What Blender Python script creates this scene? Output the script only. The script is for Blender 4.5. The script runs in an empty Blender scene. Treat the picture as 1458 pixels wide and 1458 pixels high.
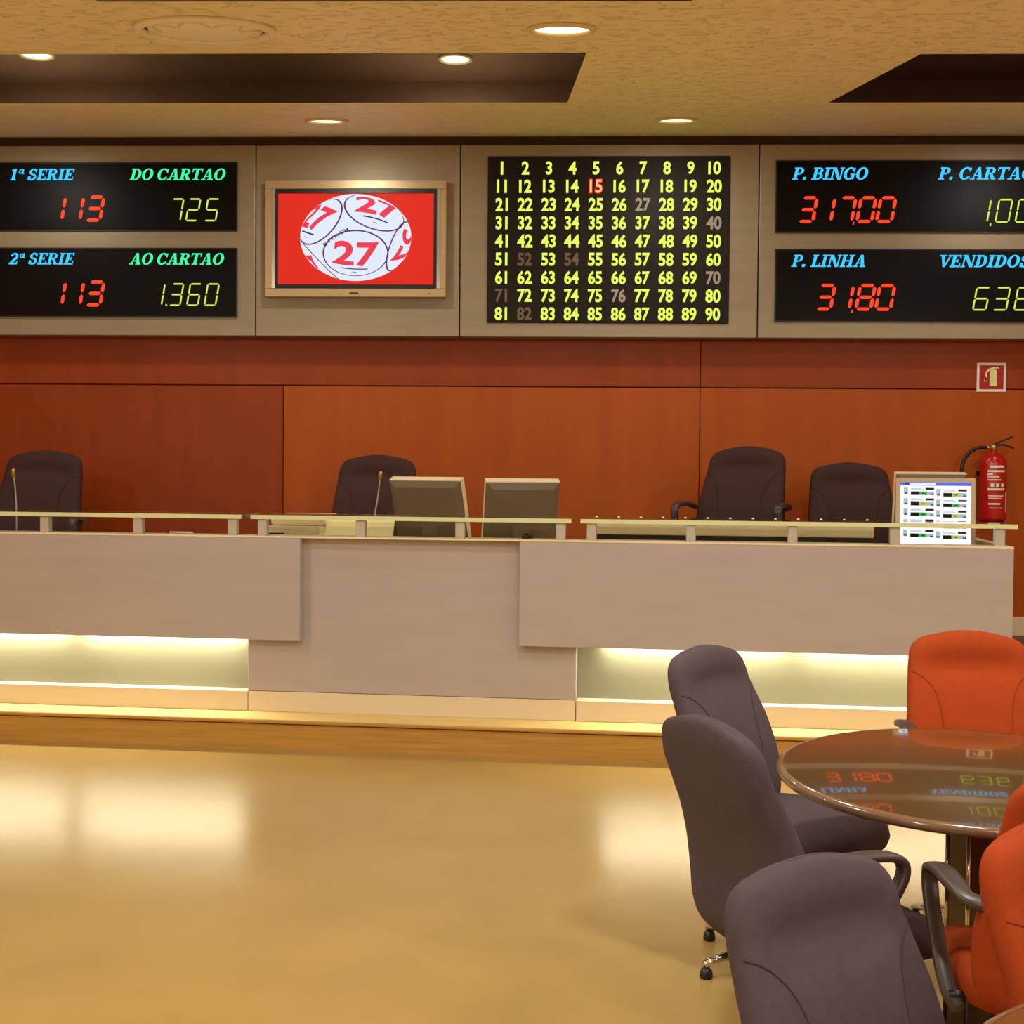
import bpy, bmesh, math, random
from mathutils import Vector, Matrix

random.seed(7)
SC = bpy.context.scene
COL = SC.collection
PI = math.pi

# ------------------------------------------------------------------ camera
def camera():
    yaw, pitch, roll = math.radians(-2.5), math.radians(-1.73), math.radians(-0.47)
    fw = Vector((math.sin(yaw) * math.cos(pitch), math.cos(yaw) * math.cos(pitch), math.sin(pitch)))
    rt = Vector((math.cos(yaw), -math.sin(yaw), 0))
    dn = fw.cross(rt)
    r = math.cos(roll) * rt + math.sin(roll) * dn
    d = -math.sin(roll) * rt + math.cos(roll) * dn
    m = Matrix((r, -d, -fw)).transposed().to_4x4()
    m.translation = (0, 0, 1.55)
    cd = bpy.data.cameras.new('camera')
    cd.sensor_width = 36
    cd.lens = 36 * 2000 / 1458
    cd.clip_start = 0.05
    cam = bpy.data.objects.new('camera', cd)
    COL.objects.link(cam)
    cam.matrix_world = m
    SC.camera = cam

camera()

# ------------------------------------------------------------------ world, exposure
w = bpy.data.worlds.new('world')
SC.world = w
w.use_nodes = True
w.node_tree.nodes['Background'].inputs[0].default_value = (1, .8, .55, 1)
w.node_tree.nodes['Background'].inputs[1].default_value = 0.02
SC.view_settings.view_transform = 'Standard'
SC.view_settings.look = 'None'
SC.view_settings.gamma = 1
SC.view_settings.use_curve_mapping = False
SC.view_settings.exposure = 0.0
SC.cycles.max_bounces = 8
SC.cycles.diffuse_bounces = 5
SC.cycles.sample_clamp_indirect = 4
SC.cycles.use_denoising = True

LAMP = (1.0, .94, .82)           # the downlights' own colour
LAMP_W = 33                      # watts per downlight
TUBE = 105                        # fluorescent tubes in the counter niche
CEIL = 3.772                     # ceiling height at the display band
RAKE = .1405                     # the ceiling rises towards the counter wall
def ceil_z(y):
    return CEIL - RAKE * (9.42 - max(y, 3.3))
TOP = 4.2
YW, YF = 9.6, 9.42               # wood wall, face of the display band

# ------------------------------------------------------------------ helpers
def lin(c):
    return tuple((v / 255 / 12.92) if v / 255 <= .04045 else ((v / 255 + .055) / 1.055) ** 2.4 for v in c)

def mat(name, rgb, rough=.5, metal=0., var=0., vscale=8., stretch=(1, 1, 1), bump=0., bscale=60., coat=0., spec=.5, bstretch=None, crough=.05, bdist=.01, fleck=False):
    m = bpy.data.materials.new(name)
    m.use_nodes = True
    nt = m.node_tree
    b = nt.nodes['Principled BSDF']
    c = lin(rgb)
    b.inputs['Base Color'].default_value = (*c, 1)
    b.inputs['Roughness'].default_value = rough
    b.inputs['Metallic'].default_value = metal
    b.inputs['Specular IOR Level'].default_value = spec
    b.inputs['Coat Weight'].default_value = coat
    b.inputs['Coat Roughness'].default_value = crough
    tc = nt.nodes.new('ShaderNodeTexCoord')
    def mapped(st):
        mp = nt.nodes.new('ShaderNodeMapping')
        mp.inputs['Scale'].default_value = st
        nt.links.new(tc.outputs['Object'], mp.inputs['Vector'])
        return mp
    if var:
        mp = mapped(stretch)
        n = nt.nodes.new('ShaderNodeTexNoise')
        n.inputs['Scale'].default_value = vscale
        n.inputs['Detail'].default_value = 5
        nt.links.new(mp.outputs[0], n.inputs['Vector'])
        r = nt.nodes.new('ShaderNodeValToRGB')
        r.color_ramp.elements[0].position = .3
        r.color_ramp.elements[1].position = .7
        r.color_ramp.elements[0].color = (*[v * (1 - var) for v in c], 1)
        r.color_ramp.elements[1].color = (*[min(1, v * (1 + var)) for v in c], 1)
        nt.links.new(n.outputs['Fac'], r.inputs['Fac'])
        nt.links.new(r.outputs['Color'], b.inputs['Base Color'])
    if bump:
        mp2 = mapped(bstretch or stretch)
        n2 = nt.nodes.new('ShaderNodeTexNoise')
        n2.inputs['Scale'].default_value = bscale
        n2.inputs['Detail'].default_value = 2
        nt.links.new(mp2.outputs[0], n2.inputs['Vector'])
        bp = nt.nodes.new('ShaderNodeBump')
        bp.inputs['Strength'].default_value = bump
        bp.inputs['Distance'].default_value = bdist
        if fleck:
            rp = nt.nodes.new('ShaderNodeValToRGB')
            rp.color_ramp.elements[0].position = .56
            rp.color_ramp.elements[1].position = .68
            nt.links.new(n2.outputs['Fac'], rp.inputs['Fac'])
            nt.links.new(rp.outputs['Color'], bp.inputs['Height'])
        else:
            nt.links.new(n2.outputs['Fac'], bp.inputs['Height'])
        nt.links.new(bp.outputs[0], b.inputs['Normal'])
    return m

def glow(name, rgb, strength=1., base=(5, 5, 5)):
    m = bpy.data.materials.new(name)
    m.use_nodes = True
    b = m.node_tree.nodes['Principled BSDF']
    b.inputs['Base Color'].default_value = (*lin(base), 1)
    b.inputs['Roughness'].default_value = .5
    b.inputs['Specular IOR Level'].default_value = .1
    b.inputs['Emission Color'].default_value = (*lin(rgb), 1)
    b.inputs['Emission Strength'].default_value = strength
    return m

def obj(name, bm, m, parent=None, smooth=False, loc=None):
    """link one mesh object; bm is a bmesh (consumed) or a mesh datablock (shared)"""
    if isinstance(bm, bmesh.types.BMesh):
        bmesh.ops.recalc_face_normals(bm, faces=bm.faces[:])
        me = bpy.data.meshes.new(name)
        for f in bm.faces:
            f.smooth = smooth
        bm.to_mesh(me)
        bm.free()
        for q in (m if isinstance(m, (list, tuple)) else [m]):
            me.materials.append(q)
    else:
        me = bm
    o = bpy.data.objects.new(name, me)
    COL.objects.link(o)
    if parent:
        o.parent = parent
    if loc:
        o.location = loc
    return o

def tag(o, label, cat, group=None):
    o['label'] = label
    o['category'] = cat
    if group:
        o['group'] = group
    return o

def thing(name, label, cat, loc=(0, 0, 0), rz=0., group=None):
    o = bpy.data.objects.new(name, None)
    o.empty_display_size = .05
    COL.objects.link(o)
    o.location = loc
    o.rotation_euler = (0, 0, rz)
    return tag(o, label, cat, group)

def struct(o, label=None):
    o['kind'] = 'structure'
    if label:
        o['label'] = label
    return o

def NB():
    return bmesh.new()

def box(bm, x0, x1, y0, y1, z0, z1, bev=0., seg=2, mi=0, M=None):
    n0 = set(bm.verts)
    v = [bm.verts.new(p) for p in ((x0, y0, z0), (x1, y0, z0), (x1, y1, z0), (x0, y1, z0), (x0, y0, z1), (x1, y0, z1), (x1, y1, z1), (x0, y1, z1))]
    fs = [bm.faces.new([v[i] for i in q]) for q in ((0, 3, 2, 1), (4, 5, 6, 7), (0, 1, 5, 4), (1, 2, 6, 5), (2, 3, 7, 6), (3, 0, 4, 7))]
    for f in fs:
        f.material_index = mi
    if bev:
        es = list({e for f in fs for e in f.edges})
        bmesh.ops.bevel(bm, geom=es, offset=bev, segments=seg, affect='EDGES', profile=.5)
    if M is not None:
        bmesh.ops.transform(bm, matrix=M, verts=[q for q in bm.verts if q not in n0])
    return bm

def lathe(bm, prof, n=40, cx=0, cy=0, mi=0, axis=None):
    """prof: list of (r, z); axis: optional Matrix applied to the new verts"""
    rings = []
    new = []
    for r, z in prof:
        if r < 1e-6:
            v = bm.verts.new((cx, cy, z)); new.append(v)
            rings.append([v])
        else:
            rg = [bm.verts.new((cx + r * math.cos(2 * PI * i / n), cy + r * math.sin(2 * PI * i / n), z)) for i in range(n)]
            new += rg
            rings.append(rg)
    for a, b in zip(rings, rings[1:]):
        for i in range(n):
            j = (i + 1) % n
            if len(a) == 1 and len(b) == 1:
                continue
            if len(a) == 1:
                f = bm.faces.new((a[0], b[i], b[j]))
            elif len(b) == 1:
                f = bm.faces.new((a[i], a[j], b[0]))
            else:
                f = bm.faces.new((a[i], a[j], b[j], b[i]))
            f.material_index = mi
    if axis is not None:
        bmesh.ops.transform(bm, matrix=axis, verts=new)
    return bm

def tube(bm, pts, r, n=10, mi=0, flat=None):
    """sweep a circle (or an ellipse r x flat) along pts, capped; r may be a list"""
    pts = [Vector(p) for p in pts]
    rings = []
    up = Vector((0, 0, 1))
    prev = None
    for i, p in enumerate(pts):
        t = (pts[min(i + 1, len(pts) - 1)] - pts[max(i - 1, 0)]).normalized()
        if prev is None:
            a = t.cross(up)
            if a.length < 1e-3:
                a = t.cross(Vector((0, 1, 0)))
            a.normalize()
        else:
            a = (prev - t * prev.dot(t)).normalized()
        prev = a
        b = t.cross(a)
        rr = r[i] if isinstance(r, (list, tuple)) else r
        fl = rr if flat is None else (flat[i] if isinstance(flat, (list, tuple)) else flat)
        rings.append([bm.verts.new(p + a * rr * math.cos(2 * PI * k / n) + b * fl * math.sin(2 * PI * k / n)) for k in range(n)])
    for A, B in zip(rings, rings[1:]):
        for k in range(n):
            f = bm.faces.new((A[k], A[(k + 1) % n], B[(k + 1) % n], B[k]))
            f.material_index = mi
    bm.faces.new(rings[0]).material_index = mi
    bm.faces.new(rings[-1][::-1]).material_index = mi
    return bm

def smooth_pts(pts, n=6):
    """Catmull-Rom through pts"""
    P = [Vector(p) for p in pts]
    P = [P[0] * 2 - P[1]] + P + [P[-1] * 2 - P[-2]]
    out = []
    for i in range(1, len(P) - 2):
        for k in range(n):
            t = k / n
            a, b, c, d = P[i - 1], P[i], P[i + 1], P[i + 2]
            out.append(.5 * ((2 * b) + (c - a) * t + (2 * a - 5 * b + 4 * c - d) * t * t + (3 * b - a - 3 * c + d) * t ** 3))
    out.append(P[-2])
    return out

def poly(bm, pts, y0, y1, mi=0):
    """prism of an outline in x/z between depths y0 (front) and y1"""
    a = [bm.verts.new((x, y0, z)) for x, z in pts]
    b = [bm.verts.new((x, y1, z)) for x, z in pts]
    n = len(pts)
    try:
        bm.faces.new(a).material_index = mi
        bm.faces.new(b[::-1]).material_index = mi
    except ValueError:
        pass
    for i in range(n):
        bm.faces.new((a[i], b[i], b[(i + 1) % n], a[(i + 1) % n])).material_index = mi
    return bm

def frame(bm, x0, x1, z0, z1, t, y0, y1, mi=0):
    """a rectangular frame of member width t"""
    box(bm, x0, x1, y0, y1, z1 - t, z1, mi=mi)
    box(bm, x0, x1, y0, y1, z0, z0 + t, mi=mi)
    box(bm, x0, x0 + t, y0, y1, z0 + t, z1 - t, mi=mi)
    box(bm, x1 - t, x1, y0, y1, z0 + t, z1 - t, mi=mi)
    return bm

_tc = {}
def text_polys(body, bold=0.):
    """outline mesh of the built-in sans font: (verts2d, faces), cap height about .73, left at 0"""
    key = (body, bold)
    if key not in _tc:
        cu = bpy.data.curves.new('t', 'FONT')
        cu.body = body
        cu.offset = bold
        cu.resolution_u = 4
        o = bpy.data.objects.new('t', cu)
        COL.objects.link(o)
        dg = bpy.context.evaluated_depsgraph_get()
        me = bpy.data.meshes.new_from_object(o.evaluated_get(dg))
        vs = [(v.co.x, v.co.y) for v in me.vertices]
        fs = [tuple(p.vertices) for p in me.polygons]
        bpy.data.objects.remove(o)
        bpy.data.curves.remove(cu)
        bpy.data.meshes.remove(me)
        _tc[key] = (vs, fs)
    return _tc[key]

def text(bm, body, x0, x1, z0, z1, y, bold=.02, shear=0., mi=0):
    """lay the text into the rectangle x0..x1, z0..z1 at depth y"""
    vs, fs = text_polys(body, bold)
    ax, bx = min(v[0] for v in vs), max(v[0] for v in vs)
    az, bz = min(v[1] for v in vs), max(v[1] for v in vs)
    nv = []
    for x, z in vs:
        zz = (z - az) / (bz - az)
        nv.append(bm.verts.new((x0 + (x - ax) / (bx - ax) * (x1 - x0) + shear * zz * (z1 - z0), y, z0 + zz * (z1 - z0))))
    for f in fs:
        try:
            bm.faces.new([nv[i] for i in f]).material_index = mi
        except ValueError:
            pass
    return bm

# a slab-serif italic face for the captions, drawn as outlines in a unit cap height
def _ring(cx, cy, rx, ry, wx, wy, a0=0, a1=360, n=22):
    out = []
    for k in range(n):
        t0, t1 = math.radians(a0 + (a1 - a0) * k / n), math.radians(a0 + (a1 - a0) * (k + 1) / n)
        o = lambda t: (cx + rx * math.cos(t), cy + ry * math.sin(t))
        i = lambda t: (cx + (rx - wx) * math.cos(t), cy + (ry - wy) * math.sin(t))
        out.append([o(t0), o(t1), i(t1), i(t0)])
    return out
def _r(x0, x1, z0, z1):
    return [[(x0, z0), (x1, z0), (x1, z1), (x0, z1)]]
GL = {
 'I': (_r(.12, .36, 0, 1) + _r(0, .48, 0, .1) + _r(0, .48, .9, 1), .54),
 'E': (_r(.1, .34, 0, 1) + _r(0, .74, .88, 1) + _r(0, .78, 0, .12) + _r(.3, .56, .44, .56) + _r(.64, .74, .72, 1) + _r(.68, .78, 0, .3) + _r(.48, .56, .36, .64), .84),
 'L': (_r(.1, .34, 0, 1) + _r(0, .46, .9, 1) + _r(0, .74, 0, .12) + _r(.64, .74, 0, .32), .78),
 'D': (_r(.1, .34, 0, 1) + _r(0, .46, .89, 1) + _r(0, .46, 0, .11) + _ring(.42, .5, .46, .5, .25, .11, -90, 90), .95),
 'P': (_r(.1, .34, 0, 1) + _r(0, .46, .89, 1) + _r(0, .46, 0, .1) + _r(.3, .46, .42, .53) + _ring(.44, .71, .36, .29, .22, .11, -90, 90), .86),
 'B': (_r(.1, .34, 0, 1) + _r(0, .46, .89, 1) + _r(0, .48, 0, .11) + _r(.3, .46, .46, .56) + _ring(.44, .74, .34, .26, .21, .11, -90, 90) + _ring(.46, .28, .38, .28, .23, .11, -90, 90), .9),
 'R': (_r(.1, .34, 0, 1) + _r(0, .46, .89, 1) + _r(0, .44, 0, .1) + _r(.3, .46, .43, .54) + _ring(.44, .715, .36, .285, .22, .11, -90, 90) + [[(.4, .5), (.62, .48), (.86, .1), (.62, .0)]] + _r(.62, .95, 0, .1), .97),
 'S': (_ring(.38, .735, .32, .285, .2, .13, 20, 270) + _ring(.38, .275, .35, .295, .21, .13, -200, 90) + _r(.58, .68, .68, .96) + _r(.04, .13, .04, .34), .8),
 'O': (_ring(.47, .5, .47, .52, .25, .11, 0, 360, 34), .98),
 'C': (_ring(.47, .5, .47, .52, .25, .12, 38, 322, 30) + _r(.74, .84, .64, .97) + _r(.74, .84, .1, .3), .9),
 'G': (_ring(.47, .5, .47, .52, .25, .12, 38, 330, 30) + _r(.74, .84, .64, .97) + _r(.64, .88, .04, .44) + _r(.54, .96, .38, .48), 1.0),
 'A': ([[(.14, .06), (.25, .06), (.52, 1), (.42, 1)], [(.4, 1), (.62, 1), (.9, .06), (.64, .06)]] + _r(.26, .72, .28, .38) + _r(0, .36, 0, .1) + _r(.54, 1.0, 0, .1), 1.02),
 'V': ([[(.14, .94), (.4, .94), (.6, 0), (.44, 0)], [(.78, .94), (.9, .94), (.6, 0), (.48, 0)]] + _r(0, .5, .9, 1) + _r(.66, 1.0, .9, 1), .96),
 'T': (_r(.32, .56, 0, 1) + _r(0, .88, .88, 1) + _r(0, .09, .7, 1) + _r(.79, .88, .7, 1) + _r(.2, .68, 0, .1), .9),
 'N': (_r(.12, .23, 0, 1) + _r(.8, .91, 0, 1) + [[(.1, 1), (.36, 1), (.91, 0), (.66, 0)]] + _r(0, .34, .9, 1) + _r(0, .34, 0, .1) + _r(.68, 1.0, .9, 1), 1.05),
 'H': (_r(.1, .34, 0, 1) + _r(.68, .92, 0, 1) + _r(.3, .7, .45, .56) + _r(0, .44, 0, .1) + _r(0, .44, .9, 1) + _r(.58, 1.02, 0, .1) + _r(.58, 1.02, .9, 1), 1.08),
 '.': (_r(0, .24, 0, .22), .36),
 ' ': ([], .34),
 '1': (_r(.14, .38, 0, 1) + [[(.0, .78), (.14, .82), (.2, 1), (.0, .88)]] + _r(.02, .5, 0, .1), .6),
 '2': (_ring(.34, .69, .34, .31, .22, .12, -30, 175) + [[(.0, .0), (.0, .12), (.44, .62), (.64, .52), (.3, .12)]] + _r(0, .7, 0, .15) + _r(.62, .7, 0, .28), .78),
 'a': (_ring(.19, .76, .19, .2, .11, .07) + _r(.3, .42, .54, .97) + _r(.3, .5, .54, .62), .54),
}
def caption(bm, s, x0, x1, z0, h, y, shear=.26, th=.004):
    wd = sum(GL[c][1] for c in s) * 1.0
    k = (x1 - x0 - shear * h) / wd
    x = 0.
    for c in s:
        for p in GL[c][0]:
            q = [(x0 + (x + px) * k + shear * h * pz, z0 + pz * h) for px, pz in p]
            bm.faces.new([bm.verts.new((a, y, b)) for a, b in q])
        x += GL[c][1]
    return bm

SEG = {'0': 'abcdef', '1': 'bc', '2': 'abged', '3': 'abgcd', '4': 'fgbc', '5': 'afgcd', '6': 'afgedc', '7': 'abc', '8': 'abcdefg', '9': 'abfgcd'}
def seven(bm, d, x, z, wd, h, t, y, shear=.17):
    """one seven-segment digit with its lower left corner at x, z"""
    H = h / 2
    def S(px, pz):
        return (x + px + shear * pz, z + pz)
    def hbar(pz):
        g = t * .3
        pts = [(g, pz), (g + t / 2, pz + t / 2), (wd - g - t / 2, pz + t / 2), (wd - g, pz), (wd - g - t / 2, pz - t / 2), (g + t / 2, pz - t / 2)]
        return [S(*p) for p in pts]
    def vbar(px, z0, z1):
        g = t * .3
        pts = [(px, z0 + g), (px + t / 2, z0 + g + t / 2), (px + t / 2, z1 - g - t / 2), (px, z1 - g), (px - t / 2, z1 - g - t / 2), (px - t / 2, z0 + g + t / 2)]
        return [S(*p) for p in pts]
    for s in SEG[d]:
        q = {'a': lambda: hbar(h), 'g': lambda: hbar(H), 'd': lambda: hbar(0), 'f': lambda: vbar(0, H, h), 'e': lambda: vbar(0, 0, H), 'b': lambda: vbar(wd, H, h), 'c': lambda: vbar(wd, 0, H)}[s]()
        bm.faces.new([bm.verts.new((a, y, b)) for a, b in q])
    return bm

# ------------------------------------------------------------------ materials
M = {}
M['floor'] = mat('polished_floor', (168, 140, 80), .26, var=.06, vscale=2.2, bump=.03, bscale=3.5, coat=.08, crough=.16, spec=.36)
M['ceiling'] = mat('ceiling_plaster', (252, 240, 206), .5, var=.03, vscale=3, bump=1., bscale=22, bstretch=(.8, 1, 1), bdist=.013, fleck=True)
M['coffer'] = mat('dark_coffer', (150, 120, 102), .7, var=.04)
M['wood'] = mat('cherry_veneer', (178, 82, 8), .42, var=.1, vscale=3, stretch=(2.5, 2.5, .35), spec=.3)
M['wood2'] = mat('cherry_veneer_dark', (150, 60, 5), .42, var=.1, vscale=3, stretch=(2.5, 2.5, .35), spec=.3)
M['groove'] = mat('groove_backing', (72, 30, 10), .8)
M['wall'] = mat('side_wall_paint', (200, 160, 110), .7, var=.03)
M['fascia'] = mat('brushed_fascia', (160, 148, 126), .42, .25, var=.05, vscale=4, stretch=(.6, 1, 8))
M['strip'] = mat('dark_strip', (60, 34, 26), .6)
M['panel'] = mat('counter_panel', (182, 173, 172), .4, .15, var=.035, vscale=3, stretch=(.6, 1, 5))
M['niche'] = mat('niche_glass', (138, 138, 118), .4)
M['plinth'] = mat('plinth_laminate', (224, 208, 176), .4)
M['cream'] = mat('cream_edge', (236, 222, 190), .4)
M['step'] = mat('oak_step', (184, 138, 62), .45, var=.14, vscale=5, stretch=(.5, 4, 12))
M['tread_lit'] = mat('oak_step_lit', (232, 204, 128), .45, var=.06, vscale=5, stretch=(.5, 8, 4))  # same oak as the step, painted lighter as a top lit from above
M['podium'] = mat('podium_carpet', (120, 80, 50), .9)
M['alu'] = mat('brushed_aluminium', (196, 190, 180), .4, .3)
M['chrome'] = mat('chrome', (210, 210, 212), .08, 1.)
M['black'] = mat('black_plastic', (26, 24, 26), .4)
M['blackgloss'] = mat('black_display_face', (12, 9, 10), .4, spec=.15)
M['grey'] = mat('grey_fabric', (84, 73, 80), .95, var=.06, vscale=40, bump=.25, bscale=420, spec=.15)
M['greyseam'] = mat('grey_seam', (58, 50, 56), .95)
M['brown'] = mat('operator_fabric', (70, 50, 48), .95, var=.06, vscale=40, bump=.25, bscale=420, spec=.15)
M['brownseam'] = mat('operator_seam', (48, 34, 34), .95)
M['orange'] = mat('orange_fabric', (160, 65, 27), .95, var=.05, vscale=40, bump=.25, bscale=420, spec=.15)
M['orangeseam'] = mat('orange_seam', (140, 46, 16), .95)
M['arm'] = mat('armrest_plastic', (66, 56, 54), .38)
M['table'] = mat('table_laminate', (100, 74, 42), .1, var=.05, vscale=3, coat=1., crough=.03)
M['tedge'] = mat('table_edge', (120, 92, 72), .16, coat=.6, crough=.05)
M['ped'] = mat('pedestal_wood', (84, 52, 28), .3, var=.15, vscale=4, stretch=(6, 6, .5), coat=.3)
M['moncase'] = mat('monitor_back', (112, 94, 70), .5)
M['monlight'] = mat('monitor_casing', (240, 222, 188), .45)  # paler than the bezel: light on the rear casings' top edges put into the colour
M['bezel'] = mat('monitor_bezel', (196, 172, 138), .45)
M['white'] = mat('white_paint', (250, 247, 240), .45)
M['paper'] = mat('paper', (246, 238, 176), .7)
M['red'] = mat('extinguisher_red', (190, 22, 20), .25, coat=.4)
M['signred'] = mat('sign_red', (176, 26, 26), .5)
M['brass'] = mat('brass', (200, 170, 100), .3, .9)
M['tvframe'] = mat('television_frame', (196, 172, 132), .35, .35)
M['silver'] = mat('silver_trim', (214, 206, 192), .25, .7)
M['unlit'] = mat('unlit_number', (176, 168, 160), .5)
M['unlitdark'] = mat('unlit_number_dark', (122, 104, 88), .5)
M['boardface'] = mat('number_board_face', (36, 29, 26), .5, spec=.2)
M['lime'] = glow('lit_number', (220, 242, 92), 1.15)
M['limeled'] = glow('lime_segments', (206, 232, 84), 1.1)
M['redled'] = glow('red_segments', (255, 62, 34), 1.5)
M['cyan'] = glow('cyan_caption', (60, 196, 255), 1.15)
M['green'] = glow('green_caption', (62, 240, 160), 1.1)
M['called'] = glow('called_number', (255, 200, 124), 1.2)
M['calledred'] = glow('called_number_halo', (255, 22, 4), 1.7)
M['tvred'] = glow('screen_red', (226, 44, 30), 1.)
M['tvwhite'] = glow('screen_white', (226, 236, 250), 1.)
M['tvink'] = glow('screen_red_ink', (236, 60, 84), 1.)
M['tvviolet'] = glow('screen_violet', (104, 40, 96), 1.)
M['tvdark'] = glow('screen_dark_ink', (52, 40, 90), 1.)
M['scrwhite'] = glow('desktop_white', (246, 250, 255), 1.1)
M['scrblue'] = glow('desktop_blue', (96, 110, 226), 1.)
M['scrdark'] = glow('desktop_black', (16, 22, 18), 1.)
M['scrgreen'] = glow('desktop_green', (70, 170, 80), 1.)
M['scryellow'] = glow('desktop_yellow', (190, 196, 90), 1.)
M['scrgrey'] = glow('desktop_grey', (172, 190, 200), 1.)
M['scrred'] = glow('desktop_dark_red', (70, 20, 26), 1.)
M['lens'] = glow('lamp_lens', (255, 232, 170), 4., base=(240, 230, 200))
M['tubeglow'] = glow('fluorescent_tube', (255, 244, 212), TUBE, base=(240, 240, 230))
def glass():
    m = bpy.data.materials.new('shelf_glass')
    m.use_nodes = True
    b = m.node_tree.nodes['Principled BSDF']
    b.inputs['Base Color'].default_value = (.86, .93, .66, 1)
    b.inputs['Roughness'].default_value = .03
    b.inputs['IOR'].default_value = 1.3
    b.inputs['Transmission Weight'].default_value = 1.
    return m
M['glass'] = glass()
M['glassedge'] = mat('glass_edge', (224, 230, 180), .25)

# ------------------------------------------------------------------ room shell
X0, X1, Y0 = -5.6, 4.6, -4.2
b = NB(); box(b, X0, X1, Y0, YW, -.1, 0)
struct(obj('floor', b, M['floor']), 'polished mottled ochre floor')

COFFERS = [
    [(-4.7, 5.80), (.036, 5.855), (-.052, 7.565), (-4.7, 7.50)],
    [(1.417, 5.935), (4.2, 5.96), (4.2, 7.64), (1.338, 7.61)],
    [(-1.70, 4.1), (.40, 4.1), (.379, 4.755), (-1.608, 4.70)],
]
b = NB()
def loop(pts):
    v = [b.verts.new((x, y, 0)) for x, y in pts]
    return [b.edges.new((v[i], v[(i + 1) % len(v)])) for i in range(len(v))]
es = loop([(X0, 3.3), (X1, 3.3), (X1, YW), (X0, YW)])
for c in COFFERS:
    es += loop(c)
bmesh.ops.triangle_fill(b, use_beauty=True, use_dissolve=False, edges=es, normal=(0, 0, -1))
b.faces.new([b.verts.new(p) for p in ((X0, Y0, 0), (X1, Y0, 0), (X1, 3.3, 0), (X0, 3.3, 0))])
for q in b.verts:
    q.co.z += ceil_z(q.co.y)
ceil = obj('ceiling', b, M['ceiling'])
struct(ceil, 'cream ceiling with dark open slots, rising towards the counter')
b = NB()
box(b, X0, X1, 3.3, YW, TOP - .1, TOP)
box(b, X0, X1, 3.3, 3.4, ceil_z(3.3) + .02, TOP - .1)
box(b, X0, X1, 9.30, 9.34, ceil_z(9.3) + .01, TOP - .1)
obj('ceiling_void', b, M['coffer'], ceil)['label'] = 'dark brown void seen through the slots of the ceiling'

# back wall: veneer panels with open grooves over a dark backing
b = NB(); box(b, X0, X1, YW, YW + .1, 0, TOP)
wb = struct(obj('wall_back', b, M['groove']), 'reddish cherry wood panelled wall behind the counter')
cols = [X0, -4.84, -1.996, .851, 3.70, X1]
for i in range(5):
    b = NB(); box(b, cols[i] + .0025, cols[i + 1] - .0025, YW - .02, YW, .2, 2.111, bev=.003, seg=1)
    obj('wood_panel', b, M['wood2'] if i < 2 else M['wood'], wb)  # left panels take the darker veneer: dimmer light there put into the colour
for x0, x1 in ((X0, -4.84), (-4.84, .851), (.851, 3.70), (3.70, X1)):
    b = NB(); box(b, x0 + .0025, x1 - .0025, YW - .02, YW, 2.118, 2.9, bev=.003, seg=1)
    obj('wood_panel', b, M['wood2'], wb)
b = NB(); box(b, X0 - .1, X0, Y0, YW + .1, 0, TOP); struct(obj('wall_left', b, M['wall']))
b = NB(); box(b, X1, X1 + .1, Y0, YW + .1, 0, TOP); struct(obj('wall_right', b, M['wall']))
b = NB(); box(b, X0, X1, Y0 - .1, Y0, 0, TOP); struct(obj('wall_front', b, M['wall']))

# dark brown strip between the display band and the ceiling
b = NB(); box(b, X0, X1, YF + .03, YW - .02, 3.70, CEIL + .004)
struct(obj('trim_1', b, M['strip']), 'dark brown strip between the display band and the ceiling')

# frames turned with the counter, five degrees off the wall
KA = math.radians(-5)
KO = Vector((7.428 * math.sin(math.radians(5)), 7.428 * math.cos(math.radians(5)), 0))
def kw(u, d, z):
    """counter frame to room"""
    return (KO.x + u * math.cos(KA) - d * math.sin(KA), KO.y + u * math.sin(KA) + d * math.cos(KA), z)
b = NB()
box(b, -6.2, 3.6, .018, .8, 0, .14)
box(b, -6.2, 3.6, 0, .8, .146, .166, bev=.006)
st = struct(obj('trim_2', b, M['step']), 'oak step running along the foot of the counter')
st.location = KO; st.rotation_euler.z = KA
b = NB(); box(b, -6.2, 3.6, .006, .8, .1655, .168)
obj('tread_lit', b, M['tread_lit'], st)['label'] = 'top of the oak step, its lit tone put into the colour'
b = NB()
v = [(-5.6, 8.55), (4.6, 7.75), (4.6, YW - .02), (-5.6, YW - .02)]
lo = [b.verts.new((x, y, .0)) for x, y in v]; hi = [b.verts.new((x, y, .46)) for x, y in v]
b.faces.new(hi); b.faces.new(lo[::-1])
for i in range(4):
    b.faces.new((lo[i], lo[(i + 1) % 4], hi[(i + 1) % 4], hi[i]))
struct(obj('trim_3', b, M['podium']), 'raised podium behind the counter')
b = NB(); box(b, X0, X1, YW - .045, YW - .02, .46, .585, bev=.004)
struct(obj('baseboard_back', b, M['cream']), 'cream baseboard at the foot of the wood wall')

# ------------------------------------------------------------------ display band
PXM = .00469
def fascia(x0, x1, label):
    b = NB(); box(b, x0 + .004, x1 - .004, YF, YW - .025, 2.438, 3.712, bev=.004)
    tag(obj('fascia_panel', b, M['fascia']), label, 'wall panel', 'panels of the display band')
fascia(-4.5, -2.153, 'grey-beige panel of the display band around the card series scoreboards')
fascia(-2.153, -.774, 'grey-beige panel of the display band behind the television')
fascia(-.774, 1.209, 'grey-beige panel of the display band around the grid of numbers')
fascia(1.209, 3.45, 'grey-beige panel of the display band around the prize scoreboards')

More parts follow.
